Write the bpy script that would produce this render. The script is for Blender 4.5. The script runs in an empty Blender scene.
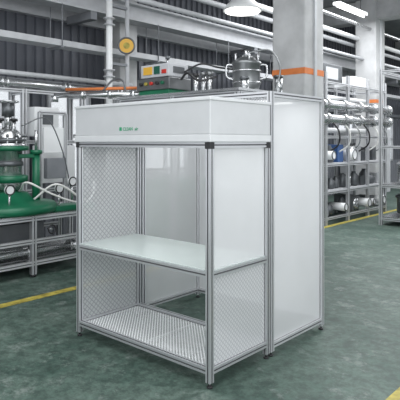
import bpy, bmesh, math, random
from mathutils import Vector, Matrix
random.seed(4)
scene=bpy.context.scene
try: scene.view_settings.view_transform='Standard'
except Exception: pass

# ---------------- materials ----------------
def mat(name,col,rough=.5,metal=0.0,noise=0.0,nscale=8.0,col2=None,emit=0,bump=0.0):
    m=bpy.data.materials.new(name); m.use_nodes=True
    nt=m.node_tree; b=nt.nodes['Principled BSDF']
    b.inputs['Roughness'].default_value=rough; b.inputs['Metallic'].default_value=metal
    c=(*col,1)
    tc=nt.nodes.new('ShaderNodeTexCoord'); n=nt.nodes.new('ShaderNodeTexNoise')
    n.inputs['Scale'].default_value=nscale; n.inputs['Detail'].default_value=5
    nt.links.new(tc.outputs['Object'],n.inputs['Vector'])
    r=nt.nodes.new('ShaderNodeValToRGB')
    r.color_ramp.elements[0].position=.35; r.color_ramp.elements[1].position=.65
    k=noise if noise else .04
    c2=col2 or tuple(max(0,x*(1-k)) for x in col)
    r.color_ramp.elements[0].color=(*c2,1); r.color_ramp.elements[1].color=c
    nt.links.new(n.outputs['Fac'],r.inputs['Fac']); nt.links.new(r.outputs['Color'],b.inputs['Base Color'])
    if emit:
        b.inputs['Emission Color'].default_value=c; b.inputs['Emission Strength'].default_value=emit
    if bump:
        bp=nt.nodes.new('ShaderNodeBump'); bp.inputs['Strength'].default_value=bump; bp.inputs['Distance'].default_value=.01
        nt.links.new(n.outputs['Fac'],bp.inputs['Height']); nt.links.new(bp.outputs['Normal'],b.inputs['Normal'])
    return m
ALU=mat('aluminium_profile',(.60,.61,.63),.33,.65)
ALUL=mat('aluminium_light',(.66,.67,.69),.38,.55)
STEEL=mat('stainless',(.62,.63,.64),.25,.9,.15,5)
DSTEEL=mat('dark_steel',(.16,.17,.18),.4,.7,.2,6)
GSTEEL=mat('grey_steel',(.24,.25,.255),.35,.8,.2,6)
SLOT=mat('profile_slot',(.16,.16,.17),.5,.3)
BLACK=mat('black_plastic',(.02,.02,.022),.45)
WHITE=mat('white_enamel',(.80,.81,.82),.35)
HOODM=mat('hood_enamel',(.60,.61,.62),.36,.15)
HOODT=mat('hood_trim',(.70,.71,.72),.35,.15)
LGREY=mat('light_grey_paint',(.5,.51,.53),.5,0,.1)
MGREY=mat('mid_grey_paint',(.22,.23,.25),.5,0,.1)
GREEN=mat('green_paint',(.008,.145,.07),.35,0,.2,4)
LABEL=mat('label_green',(.02,.32,.15),.5)
ORANGE=mat('orange_paint',(.70,.21,.06),.5,0,.15,10)
YEL=mat('yellow_line_paint',(.48,.40,.07),.6,0,.5,12)
YORG=mat('yellow_plastic',(.70,.40,.05),.45)
RED=mat('red_plastic',(.5,.03,.02),.4)
BLUE=mat('blue_paint',(.05,.12,.3),.4)
CONC=mat('concrete',(.54,.545,.55),.85,0,.25,2.5,bump=.15)
CONCD=mat('concrete_dark',(.27,.28,.29),.85,0,.2,2.5)
CORR=mat('corrugated_sheet',(.105,.112,.132),.5,.1,.18,1.5)
CORRL=mat('corrugated_sheet_light',(.22,.23,.255),.5,.1,.18,1.5)
HOSE=mat('white_hose',(.75,.75,.73),.4)
LAMPE=mat('lamp_diffuser',(1,1,.97),.4,0,0,8,emit=3)
LEDE=mat('led_strip_diffuser',(1,1,1),.4,0,0,8,emit=1.0)
LCD=mat('display',(.02,.10,.07),.2)

def floor_mat():
    m=bpy.data.materials.new('green_epoxy_floor'); m.use_nodes=True
    nt=m.node_tree;b=nt.nodes['Principled BSDF'];L=nt.links
    tc=nt.nodes.new('ShaderNodeTexCoord')
    def noise(s,d,ro):
        n=nt.nodes.new('ShaderNodeTexNoise');n.inputs['Scale'].default_value=s;n.inputs['Detail'].default_value=d;n.inputs['Roughness'].default_value=ro
        L.new(tc.outputs['Object'],n.inputs['Vector']);return n
    def ramp(src,p0,c0,p1,c1):
        r=nt.nodes.new('ShaderNodeValToRGB');e=r.color_ramp.elements
        e[0].position=p0;e[0].color=(*c0,1);e[1].position=p1;e[1].color=(*c1,1);L.new(src.outputs['Fac'],r.inputs['Fac']);return r
    def mixc(kind,f,a,c):
        mx=nt.nodes.new('ShaderNodeMix');mx.data_type='RGBA';mx.blend_type=kind
        if isinstance(f,float): mx.inputs[0].default_value=f
        else: L.new(f,mx.inputs[0])
        L.new(a,mx.inputs[6])
        if isinstance(c,tuple): mx.inputs[7].default_value=(*c,1)
        else: L.new(c,mx.inputs[7])
        return mx.outputs[2]
    n1=noise(1.2,10,.75);n2=noise(11,8,.8);n3=noise(3.0,12,.8)
    r=ramp(n1,.38,(.034,.070,.055),.64,(.105,.152,.128))
    r2=ramp(n2,.42,(.52,.55,.54),.58,(1.2,1.18,1.17))
    c=mixc('MULTIPLY',1.0,r.outputs['Color'],r2.outputs['Color'])
    r3=ramp(n3,.54,(0,0,0),.62,(.75,.75,.75))
    c=mixc('MIX',r3.outputs['Color'],c,(.17,.205,.185))
    L.new(c,b.inputs['Base Color'])
    mr=nt.nodes.new('ShaderNodeMapRange');mr.inputs[3].default_value=.42;mr.inputs[4].default_value=.75
    L.new(n2.outputs['Fac'],mr.inputs[0]);L.new(mr.outputs[0],b.inputs['Roughness'])
    return m
FLOORM=floor_mat()

def translucify(m,fac):
    """thin plastic film: part of the light passes diffusely"""
    nt=m.node_tree;L=nt.links;b=nt.nodes['Principled BSDF'];out=nt.nodes['Material Output']
    al=b.inputs['Alpha']; 
    tr=nt.nodes.new('ShaderNodeBsdfTranslucent');tp=nt.nodes.new('ShaderNodeBsdfTransparent')
    if b.inputs['Base Color'].links: L.new(b.inputs['Base Color'].links[0].from_socket,tr.inputs['Color'])
    m1=nt.nodes.new('ShaderNodeMixShader');m1.inputs[0].default_value=fac
    m2=nt.nodes.new('ShaderNodeMixShader')
    if al.links:
        L.new(al.links[0].from_socket,m2.inputs[0]);L.remove(al.links[0])
    else: m2.inputs[0].default_value=al.default_value
    al.default_value=1
    L.new(b.outputs[0],m1.inputs[1]);L.new(tr.outputs[0],m1.inputs[2])
    L.new(tp.outputs[0],m2.inputs[1]);L.new(m1.outputs[0],m2.inputs[2]);L.new(m2.outputs[0],out.inputs['Surface'])
    return m
def mesh_mat(name,axes,pitch,wire,base_alpha,col,wirecol,trans=0):
    m=bpy.data.materials.new(name);m.use_nodes=True
    nt=m.node_tree;L=nt.links;b=nt.nodes['Principled BSDF']
    b.inputs['Roughness'].default_value=.45
    tc=nt.nodes.new('ShaderNodeTexCoord');s=nt.nodes.new('ShaderNodeSeparateXYZ');L.new(tc.outputs['Object'],s.inputs[0])
    def M(op,a,c):
        n=nt.nodes.new('ShaderNodeMath');n.operation=op
        for i,v in enumerate((a,c)):
            if v is None: continue
            if isinstance(v,(int,float)): n.inputs[i].default_value=v
            else: L.new(v,n.inputs[i])
        return n.outputs[0]
    u=s.outputs[axes[0]];v=s.outputs[axes[1]]
    a=M('ADD',u,v);d=M('SUBTRACT',u,v)
    fa=M('FRACT',M('DIVIDE',a,pitch),None);fd=M('FRACT',M('DIVIDE',d,pitch),None)
    g=M('MAXIMUM',M('LESS_THAN',fa,wire),M('LESS_THAN',fd,wire))
    al=M('MAXIMUM',g,base_alpha)
    L.new(al,b.inputs['Alpha'])
    mx=nt.nodes.new('ShaderNodeMix');mx.data_type='RGBA'
    L.new(g,mx.inputs[0]);mx.inputs[6].default_value=(*col,1);mx.inputs[7].default_value=(*wirecol,1)
    L.new(mx.outputs[2],b.inputs['Base Color'])
    if trans: translucify(m,trans)
    return m
MESHL=mesh_mat('mesh_curtain',('Y','Z'),.045,.24,.62,(.90,.91,.92),(.36,.37,.39),.35)
MESHR=mesh_mat('mesh_panel_fine',('Y','Z'),.034,.24,.66,(.90,.91,.92),(.42,.43,.45),.3)
MESHF=mesh_mat('mesh_deck',('X','Y'),.03,.36,.25,(.74,.75,.76),(.80,.81,.82))
MESHT=mesh_mat('mesh_guard',('X','Z'),.03,.3,.3,(.5,.5,.5),(.62,.63,.65))
def panel_mat(name,col,alpha,rough=.3,trans=.35):
    m=mat(name,col,rough,0,.06,1.6); m.node_tree.nodes['Principled BSDF'].inputs['Alpha'].default_value=alpha
    return translucify(m,trans) if trans else m
PANELS=panel_mat('frosted_side_panel',(.87,.88,.895),.75,.2)
PANELC=panel_mat('frosted_screen',(.87,.88,.895),.68,.2)
SHELF=panel_mat('glass_shelf',(.72,.79,.77),.62,.04,.15)
GLASS=panel_mat('window_glass',(.8,.85,.9),.25,.05,0)

# ---------------- builder ----------------
class B:
    def __init__(s,name,parent=None):
        s.name=name;s.bm=bmesh.new();s.mats=[];s.parent=parent
    def mi(s,m):
        if m not in s.mats:s.mats.append(m)
        return s.mats.index(m)
    def box(s,a,b,m,bev=0):
        a=Vector(a);b=Vector(b);lo=Vector([min(a[i],b[i]) for i in range(3)]);hi=Vector([max(a[i],b[i]) for i in range(3)])
        vs=[s.bm.verts.new((x,y,z)) for x in(lo.x,hi.x) for y in(lo.y,hi.y) for z in(lo.z,hi.z)]
        fs=[]
        for q in((0,1,3,2),(4,6,7,5),(0,4,5,1),(2,3,7,6),(0,2,6,4),(1,5,7,3)):
            f=s.bm.faces.new([vs[i] for i in q]);f.material_index=s.mi(m);fs.append(f)
        if bev:
            es=list({e for f in fs for e in f.edges})
            r=bmesh.ops.bevel(s.bm,geom=es,offset=bev,segments=2,affect='EDGES',profile=.6)
            for f in r['faces']:f.material_index=s.mi(m)
        return s
    def sheet(s,pts,m):
        f=s.bm.faces.new([s.bm.verts.new(p) for p in pts]);f.material_index=s.mi(m);return s
    def frame(s,p0,p1):
        p0=Vector(p0);p1=Vector(p1);d=p1-p0;L=d.length;d.normalize()
        up=Vector((0,0,1)) if abs(d.z)<.9 else Vector((1,0,0))
        x=up.cross(d).normalized();y=d.cross(x)
        return p0,p1,x,y,d,L
    def cyl(s,p0,p1,r,m,seg=20,r2=None,caps=True):
        p0,p1,x,y,d,L=s.frame(p0,p1);r2=r if r2 is None else r2
        A=[];C=[]
        for i in range(seg):
            t=2*math.pi*i/seg;o=x*math.cos(t)+y*math.sin(t)
            A.append(s.bm.verts.new(p0+o*r));C.append(s.bm.verts.new(p1+o*r2))
        for i in range(seg):
            j=(i+1)%seg;f=s.bm.faces.new((A[i],A[j],C[j],C[i]));f.smooth=True;f.material_index=s.mi(m)
        if caps:
            f=s.bm.faces.new(A[::-1]);f.material_index=s.mi(m);f=s.bm.faces.new(C);f.material_index=s.mi(m)
        return s
    def lathe(s,o,prof,m,d=(0,0,1),seg=28):
        p0,_,x,y,d,_=s.frame(o,Vector(o)+Vector(d))
        rings=[]
        for r,h in prof:
            rings.append([s.bm.verts.new(p0+d*h+(x*math.cos(2*math.pi*i/seg)+y*math.sin(2*math.pi*i/seg))*max(r,.0005)) for i in range(seg)])
        for a,b in zip(rings,rings[1:]):
            for i in range(seg):
                j=(i+1)%seg;f=s.bm.faces.new((a[i],a[j],b[j],b[i]));f.material_index=s.mi(m);f.smooth=False if seg<12 else True
        f=s.bm.faces.new(rings[0][::-1]);f.material_index=s.mi(m);f=s.bm.faces.new(rings[-1]);f.material_index=s.mi(m)
        return s
    def torus(s,o,R,r,m,d=(0,0,1),seg=28,k=8):
        p0,_,x,y,d,_=s.frame(o,Vector(o)+Vector(d));g=[]
        for i in range(seg):
            t=2*math.pi*i/seg;e=x*math.cos(t)+y*math.sin(t)
            g.append([s.bm.verts.new(p0+e*(R+r*math.cos(2*math.pi*j/k))+d*r*math.sin(2*math.pi*j/k)) for j in range(k)])
        for i in range(seg):
            for j in range(k):
                f=s.bm.faces.new((g[i][j],g[(i+1)%seg][j],g[(i+1)%seg][(j+1)%k],g[i][(j+1)%k]));f.smooth=True;f.material_index=s.mi(m)
        return s
    def tube(s,pts,r,m,seg=10,sub=8,smooth=True):
        P=[Vector(p) for p in pts]
        if smooth and len(P)>2:
            Q=[]
            E=[P[0]*2-P[1]]+P+[P[-1]*2-P[-2]]
            for i in range(1,len(E)-2):
                for k in range(sub):
                    t=k/sub;a,b,c,d=E[i-1],E[i],E[i+1],E[i+2]
                    Q.append(.5*((2*b)+(c-a)*t+(2*a-5*b+4*c-d)*t*t+(3*b-a-3*c+d)*t**3))
            Q.append(P[-1]);P=Q
        rings=[];prev=None
        for i,p in enumerate(P):
            d=(P[min(i+1,len(P)-1)]-P[max(i-1,0)]).normalized()
            if prev is None:
                up=Vector((0,0,1)) if abs(d.z)<.9 else Vector((1,0,0));x=up.cross(d).normalized()
            else: x=(prev-d*prev.dot(d)).normalized()
            prev=x;y=d.cross(x)
            rings.append([s.bm.verts.new(p+(x*math.cos(2*math.pi*j/seg)+y*math.sin(2*math.pi*j/seg))*r) for j in range(seg)])
        for a,b in zip(rings,rings[1:]):
            for j in range(seg):
                f=s.bm.faces.new((a[j],a[(j+1)%seg],b[(j+1)%seg],b[j]));f.smooth=True;f.material_index=s.mi(m)
        f=s.bm.faces.new(rings[0][::-1]);f.material_index=s.mi(m);f=s.bm.faces.new(rings[-1]);f.material_index=s.mi(m)
        return s
    def prof(s,p0,p1,w,m):
        """T-slot extrusion, w wide"""
        p0,p1,x,y,d,L=s.frame(p0,p1);h=w/2;g=w*.12;dp=w*.25
        q=[(-h,-h),(-g,-h),(-g,-h+dp),(g,-h+dp),(g,-h)]
        pts=[]
        for k in range(4):
            c,sn=[(1,0),(0,1),(-1,0),(0,-1)][k]
            for a,b in q: pts.append((a*c-b*sn,a*sn+b*c))
        A=[s.bm.verts.new(p0+x*a+y*b) for a,b in pts];C=[s.bm.verts.new(p1+x*a+y*b) for a,b in pts]
        n=len(A)
        for i in range(n):
            j=(i+1)%n;f=s.bm.faces.new((A[i],A[j],C[j],C[i]));f.material_index=s.mi(SLOT if i%5 in(1,2,3) else m)
        f=s.bm.faces.new(A[::-1]);f.material_index=s.mi(m);f=s.bm.faces.new(C);f.material_index=s.mi(m)
        return s
    def done(s):
        bmesh.ops.recalc_face_normals(s.bm,faces=s.bm.faces)
        me=bpy.data.meshes.new(s.name);s.bm.to_mesh(me);s.bm.free()
        for m in s.mats:me.materials.append(m)
        o=bpy.data.objects.new(s.name,me);scene.collection.objects.link(o)
        if s.parent:o.parent=s.parent
        return o
def empty(name,loc=(0,0,0)):
    o=bpy.data.objects.new(name,None);scene.collection.objects.link(o);o.empty_display_size=.1;return o

# ---------------- room ----------------
WX=-5.5;YB=19.0;CZ=5.3
B('floor').box((-5.8,-5,-.1),(9,19.3,0),FLOORM).done()
B('ceiling').box((-5.8,-5,CZ),(9,19.3,CZ+.15),CONCD).done()
def corrug(b,y0,y1,z0,z1,m,x=WX,pitch=.17,dep=.04,axis='y'):
    n=int((y1-y0)/pitch)
    pts=[]
    for i in range(n+1):
        y=y0+i*pitch
        for f,d in((0,0),(.45,0),(.55,dep),(.9,dep)):
            if y+f*pitch<=y1: pts.append((y+f*pitch,d))
    pts.append((y1,0))
    pr=None
    for y,d in pts:
        if axis=='y': a=b.bm.verts.new((x+d,y,z0));c=b.bm.verts.new((x+d,y,z1))
        else: a=b.bm.verts.new((y,x-d,z0));c=b.bm.verts.new((y,x-d,z1))
        if pr:
            f=b.bm.faces.new((pr[0],a,c,pr[1]));f.material_index=b.mi(m)
        pr=(a,c)
wl=B('wall_left')
corrug(wl,-5,YB,2.45,CZ,CORR)
corrug(wl,-5,YB,0,.95,CORRL)
wins=[(-2.2,-.4),(0.1,1.9),(2.3,3.1),(4.4,5.6),(8.2,9.6),(12.4,14.0),(15.0,16.6)]
edges=[-5]+[v for w in wins for v in w]+[YB]
for a,c in zip(edges[::2],edges[1::2]): corrug(wl,a,c,.95,2.45,CORR)
wl.done()
for i,(a,c) in enumerate(wins):
    w=B('window_%d'%(i+1))
    x0=WX-.02;x1=WX+.06
    for z in(.95,1.7,2.45): w.box((x0,a,z-.03),(x1,c,z+.03),LGREY)
    k=max(2,round((c-a)/.6))
    for j in range(k+1):
        y=a+(c-a)*j/k; w.box((x0,y-.025,.95),(x1,y+.025,2.45),LGREY)
    w.box((WX-.005,a,.95),(WX+.005,c,2.45),GLASS)
    w.done()
wb=B('wall_back');corrug(wb,-5.5,9,2.4,CZ,CORRL,x=YB,axis='x');corrug(wb,-5.5,9,0,2.4,CORRL,x=YB-.02,axis='x')
wb.box((-5.5,YB+.05,0),(9,YB+.2,CZ),CONCD);wb.done()
t=B('trim_1');t.box((WX+.04,-5,3.62),(WX+.16,YB,3.86),LGREY);t.done()
t=B('trim_2');t.box((WX+.04,-5,2.5),(WX+.10,YB,2.60),MGREY);t.done()
for i,y in enumerate((3.62,9.0)):
    t=B('wall_column' if i==0 else 'wall_column.%03d'%i)
    t.box((WX+.05,y-.2,0),(WX+.5,y+.2,CZ-.01),CONC,.02);t.done()
for i,(x,y,w) in enumerate(((-2.06,4.47,.56),(-3.73,10.8,.56))):
    c=B('concrete_column' if i==0 else 'concrete_column.001')
    h=w/2
    c.box((x-h,y-h,0),(x+h,y+h,CZ-.01),CONC,.025)
    c.box((x-h-.004,y-h-.004,2.60),(x+h+.004,y+h+.004,2.69),ORANGE)
    c.box((x+h,y-.03,1.2),(x+h+.03,y+.03,CZ-.1),LGREY)
    c.box((x+h,y-.1,1.5),(x+h+.08,y+.1,1.8),LGREY,.01)
    c.done()
for i,y in enumerate((4.47,10.8,17)):
    b=B('ceiling_beam' if i==0 else 'ceiling_beam.%03d'%i)
    b.box((-5.45,y-.2,CZ-.55),(8.9,y+.2,CZ-.02),CONC,.02);b.done()
b=B('crane_runway_beam')
b.box((-4.95,-4.5,3.95),(-4.65,18.5,3.98),LGREY);b.box((-4.95,-4.5,3.68),(-4.65,18.5,3.71),LGREY);b.box((-4.82,-4.5,3.7),(-4.78,18.5,3.96),LGREY)
for y in(-1,2.6,7,11,15): b.box((WX+.18,y-.06,3.55),(-4.66,y+.06,3.68),MGREY)
b.box((-4.95,-4,3.05),(-4.65,18,3.07),LGREY);b.box((-4.95,-4,3.07),(-4.94,18,3.14),LGREY);b.box((-4.66,-4,3.07),(-4.65,18,3.14),LGREY)
for k in range(4): b.cyl((-4.89+.06*k,-4,3.09),(-4.89+.06*k,18,3.09),.018,BLACK,8)
for y in range(-4,18,2): b.box((-4.97,y-.02,3.02),(-4.63,y+.02,3.05),MGREY);b.cyl((-4.96,y,3.04),(-4.96,y,3.69),.008,MGREY,6);b.cyl((-4.64,y,3.04),(-4.64,y,3.69),.008,MGREY,6)
b.done()
b=B('ceiling_pipework')
for x,z,r,m in((-4.1,4.15,.05,LGREY),(-3.95,4.3,.06,WHITE),(-3.8,3.75,.04,LGREY),(-3.6,4.5,.04,STEEL)):
    b.cyl((x,-4,z),(x,18,z),r,m,14)
    for y in(-1,2,5,8,11,14): b.cyl((x,y,z),(x,y,CZ-.01),.012,MGREY,8)
b.done()
B('floor_marking').box((-2.72,-4.9,0),(-2.61,18,.003),YEL).done()
B('floor_marking.001').box((.90,-4.9,0),(.98,18,.003),YEL).done()

b=B('highbay_lamp')
o=(-3.18,4.55,3.80)
b.lathe(o,[(.33,0),(.33,.03),(.30,.07),(.16,.2),(.09,.24),(.09,.38),(.03,.42)],WHITE,seg=36)
b.cyl((o[0],o[1],o[2]-.005),(o[0],o[1],o[2]-.02),.29,LAMPE,32)
b.cyl((o[0],o[1],o[2]+.4),(o[0],o[1],CZ),.012,BLACK,8);b.done()
for i,(x,y) in enumerate(((-3.2,8.6),(-1.2,12.8))):
    b=B('ceiling_batten_light' if i==0 else 'ceiling_batten_light.001')
    b.box((x-.08,y-.7,4.55),(x+.08,y+.7,4.62),WHITE,.01);b.cyl((x,y-.66,4.53),(x,y+.66,4.53),.02,LAMPE,10)
    for k in(-.5,.5): b.cyl((x,y+k,4.62),(x,y+k,CZ),.008,BLACK,6)
    b.done()

# ---------------- clean bench ----------------
bench=empty('clean_bench')
W=1.455;D=.68;S=.04;H=1.6;SH=.735;BZ=.11
f=B('frame',bench)
e=S/2
xl,xr,yf,yb=-W+e,-e,e,D-e
for x in(xl,xr):
    for y in(yf,yb): f.prof((x,y,.035),(x,y,H),S,ALU)
def ring(z):
    f.prof((xl+e,yf,z),(xr-e,yf,z),S,ALU);f.prof((xl+e,yb,z),(xr-e,yb,z),S,ALU)
    f.prof((xl,yf+e,z),(xl,yb-e,z),S,ALU);f.prof((xr,yf+e,z),(xr,yb-e,z),S,ALU)
ring(BZ);ring(SH);ring(H-e)
f.done()
p=B('corner_joints',bench)
for x in(xl,xr):
    for y in(yf,yb):
        p.box((x-e-.003,y-e-.003,H-.045),(x+e+.003,y+e+.003,H-.001),BLACK,.003)
        p.cyl((x,y,0),(x,y,.012),.02,BLACK,16);p.cyl((x,y,.012),(x,y,.05),.008,STEEL,8)
p.done()
b=B('shelf',bench);b.box((-W+.01,.01,SH+.021),(-.01,D-.045,SH+.031),SHELF,.003);b.done()
b=B('mesh_deck',bench);b.sheet([(-W+S,S,BZ),(-S,S,BZ),(-S,D-S,BZ),(-W+S,D-S,BZ)],MESHF)
b.box((-W/2-.012,S,BZ-.02),(-W/2+.012,D-S,BZ-.006),ALU)
b.done()
def ysheet(b,x,ya_,yb_,z0,z1,m): b.sheet([(x,ya_,z0),(x,yb_,z0),(x,yb_,z1),(x,ya_,z1)],m)
b=B('side_curtain',bench)
ysheet(b,xl,yf+e,yb-e,SH+e,H-S,MESHL);ysheet(b,xl,yf+e,yb-e,BZ+e,SH-e,MESHL);b.done()
b=B('side_screen',bench)
ysheet(b,xr,yf+e,yb-e,SH+e,H-S,PANELC);ysheet(b,xr,yf+e,yb-e,BZ+e,SH-e,MESHR);b.done()
b=B('hood',bench)
b.box((-W-.012,-.012,H),(.012,D,H+.05),HOODT,.005)
b.box((-W-.005,-.005,H+.05),(.005,D,H+.278),HOODM,.008)
b.box((-W-.012,-.012,H+.272),(.012,D,H+.295),HOODT,.005)
b.box((-W+.05,.05,H-.012),(-.05,D-.05,H),WHITE,.003)
for y in(.2,.46): b.box((-W+.15,y-.02,H-.03),(-.15,y+.02,H-.012),LEDE,.004)
b.done()
cu=bpy.data.curves.new('label_text','FONT');cu.body='■ CLEAN  air';cu.size=.036;cu.extrude=.001
cu.materials.append(LABEL)
lt=bpy.data.objects.new('label_text',cu);scene.collection.objects.link(lt);lt.parent=bench
lt.location=(-.90,-.0065,H+.085);lt.rotation_euler=(math.radians(90),0,0)

booth=empty('clean_booth')
T=1.98;y0=D+.02;y1=1.5
f=B('frame',booth);ya=y0+e;yc=y1-e
for x in(xl,xr):
    for y in(ya,yc): f.prof((x,y,.035),(x,y,T),S,ALUL)
for z in(BZ-.03,T-e):
    for y in(ya,yc):
        if not(z<1 and y==ya): f.prof((xl+e,y,z),(xr-e,y,z),S,ALUL)
    for x in(xl,xr): f.prof((x,ya+e,z),(x,yc-e,z),S,ALUL)
for x in(xl,xr):
    for y in(ya,yc): f.cyl((x,y,0),(x,y,.012),.02,BLACK,16);f.cyl((x,y,.012),(x,y,.04),.008,STEEL,8)
f.done()
b=B('panels',booth)
ysheet(b,xr,ya+e,yc-e,BZ-.01,T-S,PANELS);ysheet(b,xl,ya+e,yc-e,BZ-.01,T-S,PANELS)
b.sheet([(xl+e,yc,BZ-.01),(xr-e,yc,BZ-.01),(xr-e,yc,T-S),(xl+e,yc,T-S)],PANELS)
b.done()
b=B('front_guard',booth);b.sheet([(xl+e,ya,H+.05),(xr-e,ya,H+.05),(xr-e,ya,T-S),(xl+e,ya,T-S)],MESHT)
b.done()
b=B('top_rails',booth)
for k in(1,2): b.prof((xl+W*k/3,ya+e,T-e),(xl+W*k/3,yc-e,T-e),S,ALUL)
b.sheet([(xl+e,ya+e,T-.008),(xr-e,ya+e,T-.008),(xr-e,yc-e,T-.008),(xl+e,yc-e,T-.008)],MESHF)
for y in(.95,1.25): b.box((xl+.15,y-.02,T-.06),(xr-.15,y+.02,T-.042),LEDE,.004)  # glowing strips added to brighten the booth interior
b.done()

# ---------------- left: green reactor skid ----------------
b=B('reactor_skid')
X0,X1,Y0,Y1=-4.5,-3.45,-1.3,1.85
for y in(Y0,-.25,.8,Y1):
    for x in(X0,X1):
        b.prof((x,y,.03),(x,y,.72),.06,ALU);b.cyl((x,y,0),(x,y,.03),.035,BLACK,12)
    for z in(.16,.69): b.prof((X0,y,z),(X1,y,z),.05,ALU)
for x in(X0,X1):
    for z in(.16,.42,.69): b.prof((x,Y0,z),(x,Y1,z),.05,ALUL)
b.box((X0,Y0,.715),(X1,Y1,.73),STEEL)
b.box((X0+.1,Y0+.1,.18),(X1-.1,Y1-.2,.20),STEEL)
for k in range(3):
    b.cyl((X1-.1-.15*k,Y0+.1,.28),(X1-.1-.15*k,Y1-.1,.28),.045,STEEL,16)
for k in range(5):
    y=Y0+.3+.6*k; b.lathe((X1-.1,y-.04,.28),[(.075,0),(.075,.02),(.05,.021),(.05,.06),(.075,.061),(.075,.08)],STEEL,d=(0,1,0))
b.box((X0+.1,-.9,.22),(X1-.5,-.1,.6),DSTEEL,.02)
b.box((X0+.1,.3,.22),(X1-.4,1.2,.58),MGREY,.02)
b.lathe((-3.95,.75,.73),[(.56,0),(.60,.03),(.60,.08),(.56,.12),(.30,.15),(.24,.24),(.18,.26)],GREEN,seg=40)
b.box((-4.35,-.9,.73),(-3.55,.5,.86),GREEN,.03)
b.box((-3.75,.9,.73),(-3.5,1.75,.80),GREEN,.02)
cx,cy=-3.95,.75
b.lathe((cx,cy,.98),[(.10,0),(.16,.04),(.17,.10),(.17,.55),(.23,.56),(.23,.60),(.17,.61),(.17,.70),(.12,.76),(.07,.80)],STEEL,seg=36)
b.lathe((cx,cy,1.10),[(.21,0),(.24,.01),(.24,.08),(.21,.09)],GREEN,seg=36)
b.lathe((cx,cy,1.30),[(.17,0),(.185,.01),(.185,.05),(.17,.06)],DSTEEL,seg=36)
b.lathe((cx,cy,1.49),[(.20,0),(.25,.01),(.25,.055),(.2,.06)],GREEN,seg=36)
b.lathe((cx,cy,1.60),[(.19,0),(.22,.01),(.22,.04),(.14,.06)],DSTEEL,seg=36)
for k in range(12):
    t=math.pi*2*k/12;x=cx+.205*math.cos(t);y=cy+.205*math.sin(t)
    b.cyl((x,y,1.50),(x,y,1.70),.012,STEEL,8);b.cyl((x,y,1.66),(x,y,1.69),.02,DSTEEL,6)
b.cyl((cx,cy,1.75),(cx,cy,1.98),.045,STEEL,16);b.cyl((cx,cy,1.92),(cx,cy,2.08),.075,DSTEEL,20)
b.torus((cx,cy,2.1),.12,.012,STEEL);b.cyl((cx-.12,cy,2.1),(cx+.12,cy,2.1),.01,STEEL,8)
for dx,dy in((.1,.02),(-.04,.11),(.05,-.12),(-.1,-.05)):
    b.cyl((cx+dx,cy+dy,1.68),(cx+dx,cy+dy,1.86),.018,STEEL,10);b.cyl((cx+dx,cy+dy,1.86),(cx+dx,cy+dy,1.89),.04,BLACK,12)
b.cyl((-3.8,1.05,.73),(-3.8,1.05,1.45),.05,GREEN,18);b.cyl((-3.8,1.05,1.45),(-3.8,1.05,1.50),.075,GREEN,18);b.cyl((-3.8,1.05,1.5),(-3.8,1.05,1.75),.02,STEEL,12)
b.box((-3.98,.8,1.40),(-3.77,1.08,1.45),GREEN,.01)
for yy in(-.2,.35):
    b.cyl((-3.7,yy,.86),(-3.7,yy,1.3),.07,STEEL,18);b.lathe((-3.7,yy,1.3),[(.09,0),(.09,.03),(.04,.07),(.03,.16)],GREEN,seg=20)
for (x,y,z) in((-3.55,.55,1.0),(-3.52,1.2,.98),(-3.6,1.45,1.05)):
    b.cyl((x,y,z-.2),(x,y,z),.012,STEEL,8);b.cyl((x-.02,y,z+.04),(x+.02,y,z+.04),.055,WHITE,18);b.torus((x+.02,y,z+.04),.055,.008,BLACK,d=(1,0,0))
b.tube([(-3.6,.9,.9),(-3.45,1.1,1.08),(-3.4,1.35,.95),(-3.45,1.5,.82),(-3.5,1.7,.9),(-3.6,1.8,1.1)],.014,HOSE)
b.tube([(-3.75,.8,1.0),(-3.5,.75,1.12),(-3.4,1.0,.98),(-3.38,1.3,.86),(-3.5,1.6,.82)],.012,HOSE)
b.tube([(-3.9,.6,1.8),(-3.7,.3,1.95),(-3.6,.1,1.6),(-3.65,.0,1.2)],.016,BLACK)
b.tube([(-3.9,.9,1.8),(-3.8,1.2,1.9),(-3.75,1.4,1.5),(-3.7,1.5,1.0)],.008,DSTEEL)
for y in(1.35,1.75):
    b.prof((-4.2,y,.73),(-4.2,y,2.0),.05,ALUL)
b.prof((-4.2,1.35,2.0),(-4.2,1.75,2.0),.05,ALUL);b.box((-4.2,1.39,1.45),(-4.17,1.71,1.8),WHITE,.005);b.box((-4.19,1.40,1.1),(-4.1,1.70,1.38),MGREY,.01)
for y in(-.6,.2,1.0,1.6):
    b.cyl((X1,y,.55),(X1+.08,y,.55),.015,STEEL,8);b.torus((X1+.09,y,.55),.05,.009,GREEN if y<1 else BLACK,d=(1,0,0),seg=20,k=6)
b.done()

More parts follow.
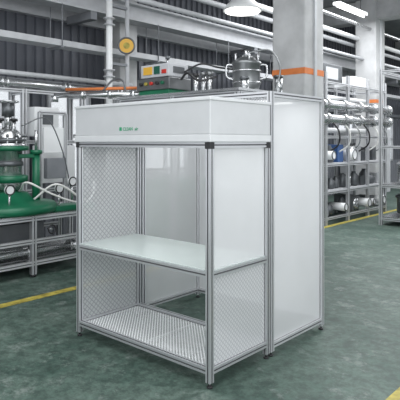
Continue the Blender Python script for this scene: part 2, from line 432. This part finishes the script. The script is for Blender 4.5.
b=B('pipe_gantry')
GX0,GX1=-4.95,-4.62
for y in(-1.2,.35,1.35,2.35,3.3):
    b.prof((GX1,y,0),(GX1,y,2.35),.07,ALUL);b.prof((GX0,y,0),(GX0,y,2.35),.07,ALUL);b.prof((GX0,y,2.3),(GX1,y,2.3),.05,ALUL)
for z in(.9,1.6,2.32): b.prof((GX1,-1.2,z),(GX1,3.3,z),.05,ALUL)
for z,r,m in((2.42,.055,STEEL),(2.56,.035,LGREY)):
    b.cyl((GX1,-1.3,z),(GX1,3.35,z),r,m,14)
b.cyl((GX0+.1,-1.3,2.42),(GX0+.1,3.35,2.42),.06,STEEL,14)
for y in(-.4,1.0,2.0,3.0): b.lathe((GX1,y,2.42),[(.075,0),(.075,.02),(.05,.021),(.05,.08),(.075,.081),(.075,.1)],STEEL,d=(0,1,0),seg=18)
b.box((GX1-.02,1.5,1.0),(GX1+.02,2.2,1.55),WHITE,.01);b.box((GX1-.02,.5,1.7),(GX1+.02,1.2,2.15),LGREY,.01)
b.box((GX1-.1,1.45,1.68),(GX1+.12,1.85,2.1),WHITE,.02);b.box((GX1+.12,1.5,1.85),(GX1+.125,1.75,2.03),DSTEEL)
b.done()

# ---------------- process machine behind the bench ----------------
b=B('process_machine')
mx0,mx1,my0,my1=-3.35,-1.35,2.05,3.15
for x in(mx0,-2.35,mx1):
    for y in(my0,my1): b.prof((x,y,0),(x,y,2.16),.06,ALU)
for z in(.3,1.2,2.14):
    for y in(my0,my1): b.prof((mx0,y,z),(mx1,y,z),.05,ALU)
    for x in(mx0,mx1): b.prof((x,my0,z),(x,my1,z),.05,ALU)
b.box((-3.2,2.2,.35),(-2.5,2.9,1.1),GREEN,.03);b.box((-2.2,2.2,.35),(-1.5,2.8,.95),DSTEEL,.03)
b.cyl((-1.9,2.5,.95),(-1.9,2.5,1.15),.15,STEEL,24)
b.box((mx0-.04,my0-.04,2.17),(mx1+.04,my1+.04,2.2),STEEL)
b.box((-3.05,2.12,2.2),(-2.5,2.5,2.27),GREEN,.01)
b.box((-3.08,2.10,2.27),(-2.47,2.5,2.42),GSTEEL,.01)
b.box((-3.02,2.12,2.43),(-2.50,2.48,2.60),LGREY,.015)
b.box((-2.96,2.11,2.47),(-2.80,2.122,2.57),YORG);b.box((-2.76,2.11,2.47),(-2.66,2.122,2.57),LCD);b.box((-2.62,2.11,2.47),(-2.54,2.122,2.52),RED)
b.box((-2.502,2.2,2.48),(-2.490,2.4,2.56),DSTEEL)
for k in range(5): b.cyl((-2.98+.1*k,2.1,2.35),(-2.98+.1*k,2.07,2.35),.022,[BLACK,YEL,RED,BLACK,GREEN][k],12)
b.cyl((-2.7,2.3,2.6),(-2.7,2.3,2.68),.015,STEEL,8);b.cyl((-2.7,2.3,2.68),(-2.7,2.3,2.72),.03,DSTEEL,12)
b.cyl((-4.15,1.55,2.24),(-3.0,2.2,2.24),.035,STEEL,14);b.cyl((-4.1,1.7,2.33),(-3.05,2.3,2.33),.022,ORANGE,12)
b.cyl((-4.15,1.55,2.24),(-4.15,1.55,2.15),.05,STEEL,14)
for k in(.3,.6,.85): 
    x=-4.15+1.15*k;y=1.55+.65*k; b.lathe((x,y,2.24),[(.06,0),(.06,.05)],STEEL,d=(1.15,.65,0),seg=18)
b.tube([(-3.3,2.1,2.2),(-3.35,2.1,2.42),(-3.5,2.05,2.45),(-3.6,1.95,2.3)],.014,DSTEEL)
b.tube([(-2.45,2.3,2.4),(-2.25,2.2,2.45),(-2.1,2.25,2.35),(-1.95,2.4,2.4)],.016,BLACK)
b.tube([(-2.5,2.4,2.5),(-2.3,2.5,2.6),(-2.1,2.6,2.55),(-1.85,2.6,2.5)],.012,BLACK)
for x in(-2.25,-2.12,-2.02): 
    b.cyl((x,2.35,2.2),(x,2.35,2.42),.03,STEEL,12);b.cyl((x,2.35,2.42),(x,2.35,2.46),.045,BLACK if x<-2.2 else GSTEEL,12)
hx,hy=-1.66,2.62
b.lathe((hx,hy,2.2),[(.12,0),(.16,.06),(.165,.12),(.165,.33),(.18,.34),(.18,.37),(.14,.38),(.10,.42),(.06,.44)],GSTEEL,seg=36)
b.torus((hx,hy,2.32),.168,.010,STEEL);b.torus((hx,hy,2.46),.168,.010,STEEL)
b.cyl((hx,hy,2.62),(hx,hy,2.72),.03,STEEL,12);b.cyl((hx-.08,hy,2.72),(hx+.08,hy,2.72),.012,BLACK,8)
for s in(-1,1): b.tube([(hx+s*.16*.75,hy+s*.16*.66,2.54),(hx+s*.24*.75,hy+s*.24*.66,2.53),(hx+s*.24*.75,hy+s*.24*.66,2.40),(hx+s*.16*.75,hy+s*.16*.66,2.36)],.012,STEEL)
for dx,dy in((.1,.1),(-.1,.06),(-.09,-.1),(.1,-.08)): b.cyl((hx+dx,hy+dy,2.56),(hx+dx,hy+dy,2.68),.014,STEEL,8)
b.tube([(hx,hy,2.68),(hx+.2,hy+.2,2.72),(hx+.32,hy+.25,2.5),(hx+.28,hy+.2,2.2)],.010,GSTEEL)
for k,(x,y,h) in enumerate(((-1.45,3.0,.2),(-1.95,2.9,.3),(-1.45,2.3,.12))):
    b.cyl((x,y,2.2),(x,y,2.2+h),.05,STEEL,16);b.cyl((x,y,2.2+h),(x,y,2.23+h),.06,DSTEEL,16)
b.done()
b=B('pipe_riser')
b.cyl((-4.3,2.62,0),(-4.3,2.62,CZ-.01),.05,WHITE,16)
b.cyl((-4.3,2.98,0),(-4.3,2.98,CZ-.01),.035,LGREY,14)
for z in(1.5,2.6,3.4): b.lathe((-4.3,2.62,z),[(.09,0),(.09,.02),(.05,.021),(.05,.1),(.09,.101),(.09,.12)],LGREY,seg=20)
for z in(2.8,3.7): b.box((-4.33,2.62,z),(-4.27,2.98,z+.04),MGREY)
b.cyl((-4.27,2.95,3.12),(-4.22,2.90,3.12),.13,YORG,28);b.torus((-4.22,2.90,3.12),.125,.014,DSTEEL,d=(1,-1,0));b.cyl((-4.22,2.90,3.12),(-4.215,2.895,3.12),.05,YEL,20)
b.done()

# ---------------- right side ----------------
def frame_rack(name,x0,x1,ya,yb_,zs,top,n=2,m=ALUL,w=.06):
    b=B(name)
    for i in range(n+1):
        y=ya+(yb_-ya)*i/n
        for x in(x0,x1): b.prof((x,y,0),(x,y,top),w,m)
    for z in zs:
        for x in(x0,x1): b.prof((x,ya,z),(x,yb_,z),w*.8,m)
        for y in(ya,yb_): b.prof((x0,y,z),(x1,y,z),w*.8,m)
    return b
b=frame_rack('tube_rack',-3.5,-2.75,6.6,9.4,(.12,.62,1.15,1.7,2.75),2.95,3)
for z in(.62,1.15): b.box((-3.5,6.6,z+.02),(-2.75,9.4,z+.04),LGREY)
for z in(2.05,2.32):
    b.cyl((-2.72,6.4,z),(-2.72,9.6,z),.085,STEEL,24)
    for y in(6.5,7.2,7.9,8.6,9.4): b.lathe((-2.72,y,z),[(.12,0),(.12,.03),(.086,.031),(.086,.06),(.12,.061),(.12,.09)],STEEL,d=(0,1,0),seg=24)
for z in(2.55,1.85): b.cyl((-3.3,6.4,z),(-3.3,9.6,z),.06,WHITE,20)
random.seed(3)
for z in(.66,1.19,.14):
    y=6.75
    while y<9.2:
        k=random.choice('bcvd');w=random.uniform(.14,.26);h=random.uniform(.2,.36)
        if k in'b': b.box((-3.2,y,z),(-2.85,y+w,z+h),random.choice([MGREY,BLUE,DSTEEL,LGREY]),.015)
        elif k=='c': b.cyl((-2.95,y+w/2,z),(-2.95,y+w/2,z+h),w*.45,STEEL,20);b.cyl((-2.95,y+w/2,z+h),(-2.95,y+w/2,z+h+.03),w*.5,DSTEEL,20)
        elif k=='v': b.cyl((-3.1,y+w/2,z+.15),(-2.7,y+w/2,z+.15),w*.45,WHITE,20);b.torus((-2.7,y+w/2,z+.15),w*.4,.012,DSTEEL,d=(1,0,0))
        else: b.lathe((-2.95,y+w/2,z),[(w*.3,0),(w*.45,.03),(w*.45,h*.7),(w*.2,h*.9),(w*.2,h)],DSTEEL,seg=20)
        y+=w+random.uniform(.03,.1)
for k in range(6):
    y=6.8+.45*k; b.tube([(-2.72,y,2.0),(-2.62,y+.1,1.8),(-2.66,y+.15,1.55),(-2.85,y+.1,1.4)],.016,[BLACK,HOSE,STEEL][k%3])
b.box((-3.3,6.7,2.78),(-2.85,7.5,3.15),DSTEEL,.02);b.box((-2.851,6.8,2.85),(-2.845,7.3,3.08),LGREY);b.box((-3.3,8.0,2.78),(-2.85,8.6,3.0),WHITE,.02)
b.done()
b=frame_rack('filter_skid',-2.0,-1.3,7.4,9.8,(.12,.75,1.5,2.95),3.0,2)
OX,OY=-.28,1.4
b.box((-2.0,7.4,.145),(-1.3,9.8,.165),STEEL);b.box((-2.0,7.4,.775),(-1.3,9.8,.79),STEEL)
for (x,y,z,R) in((-1.35,6.35,.80,.17),(-1.35,7.0,.80,.17),(-1.35,7.7,.80,.17),(-1.35,6.4,.17,.2),(-1.35,7.2,.17,.2)):
    b.lathe((x+OX,y+OY,z),[(R*.6,0),(R,.06),(R,.34),(R*1.15,.35),(R*1.15,.39),(R*.8,.42),(R*.3,.5),(R*.2,.55)],DSTEEL if R>.18 else STEEL,seg=32)
for (y,z,R) in((6.25,1.42,.15),(6.9,1.35,.12),(6.3,.50,.17),(7.0,.95,.10),(7.6,1.4,.12)):
    b.cyl((-1.35+OX,y+OY,z),(-1.02+OX,y-.29+OY,z),R*.6,DSTEEL,20);b.lathe((-1.0+OX,y-.3+OY,z),[(R,0),(R,.03),(R*.8,.05),(R*.3,.06)],WHITE,d=(.75,-.66,0),seg=28);b.torus((-.99+OX,y-.31+OY,z),R,.014,DSTEEL,d=(.75,-.66,0))
for z in(1.75,1.95,2.25): b.cyl((-1.02+OX,5.9+OY,z),(-1.02+OX,8.5+OY,z),.06,STEEL if z!=1.95 else WHITE,18)
for y in(6.2,6.7,7.4): b.cyl((-1.2+OX,y+OY,1.5),(-1.2+OX,y+OY,2.95),.035,STEEL,12);b.torus((-1.02+OX,y+OY,2.5),.08,.012,[BLUE,RED,BLACK][int(y)%3],d=(1,0,0),seg=20)
b.done()
for i,(y) in enumerate((12.2,13.4)):
    b=B('electrical_cabinet' if i==0 else 'electrical_cabinet.001')
    b.box((-5.3,y,0.0),(-4.6,y+.9,2.0),LGREY,.02);b.box((-4.6,y+.05,.15),(-4.58,y+.85,1.95),LGREY,.01)
    b.box((-4.58,y+.1,1.0),(-4.55,y+.13,1.15),BLACK);b.box((-4.58,y+.3,1.5),(-4.575,y+.6,1.75),DSTEEL);b.done()
b=B('storage_tank')
b.lathe((-4.3,7.4,.25),[(.25,0),(.4,.12),(.42,.2),(.42,1.7),(.36,1.85),(.15,1.95),(.1,2.05)],STEEL,seg=36)
for a in range(3): b.cyl((-4.3+.33*math.cos(a*2.1),7.4+.33*math.sin(a*2.1),0),(-4.3+.33*math.cos(a*2.1),7.4+.33*math.sin(a*2.1),.45),.03,STEEL,10)
b.done()

# ---------------- lights ----------------
def area(name,loc,sx,sy,p,rot=(0,0,0),col=(1,1,1)):
    l=bpy.data.lights.new(name,'AREA');l.shape='RECTANGLE';l.size=sx;l.size_y=sy;l.energy=p;l.color=col
    o=bpy.data.objects.new(name,l);o.location=loc;o.rotation_euler=rot;scene.collection.objects.link(o)
C=(.96,.98,1)
area('ceiling_area_fill',(0,-1.3,5.2),6,6,340,col=C)  # these three broad area lights are added for overall brightness, not fixtures
area('ceiling_area_fill.001',(-1.5,7.6,4.7),5,5,540,col=C)
area('ceiling_area_fill.002',(-1,14,4.7),5,4,340,col=C)
area('side_area_light',(5.5,-1,3.2),4,4,190,(0,math.radians(65),0),col=C)  # area light tilted in from the open side; no skylight is built
area('hood_light',(-W/2,.33,H-.035),1.1,.4,3)
area('booth_fill',(-W/2,1.1,T-.065),1.1,.4,4)  # added fill lamp under the booth top, lifts the interior
w=bpy.data.worlds.new('World');scene.world=w;w.use_nodes=True
w.node_tree.nodes['Background'].inputs[0].default_value=(.93,.965,1,1);w.node_tree.nodes['Background'].inputs[1].default_value=1.25

cd=bpy.data.cameras.new('camera');cd.lens=48;cd.sensor_width=36;cd.shift_y=-.145
co=bpy.data.objects.new('camera',cd);scene.collection.objects.link(co)
co.location=(2.24,-2.613,1.6);co.rotation_euler=(math.radians(90),0,math.radians(41.68));scene.camera=co
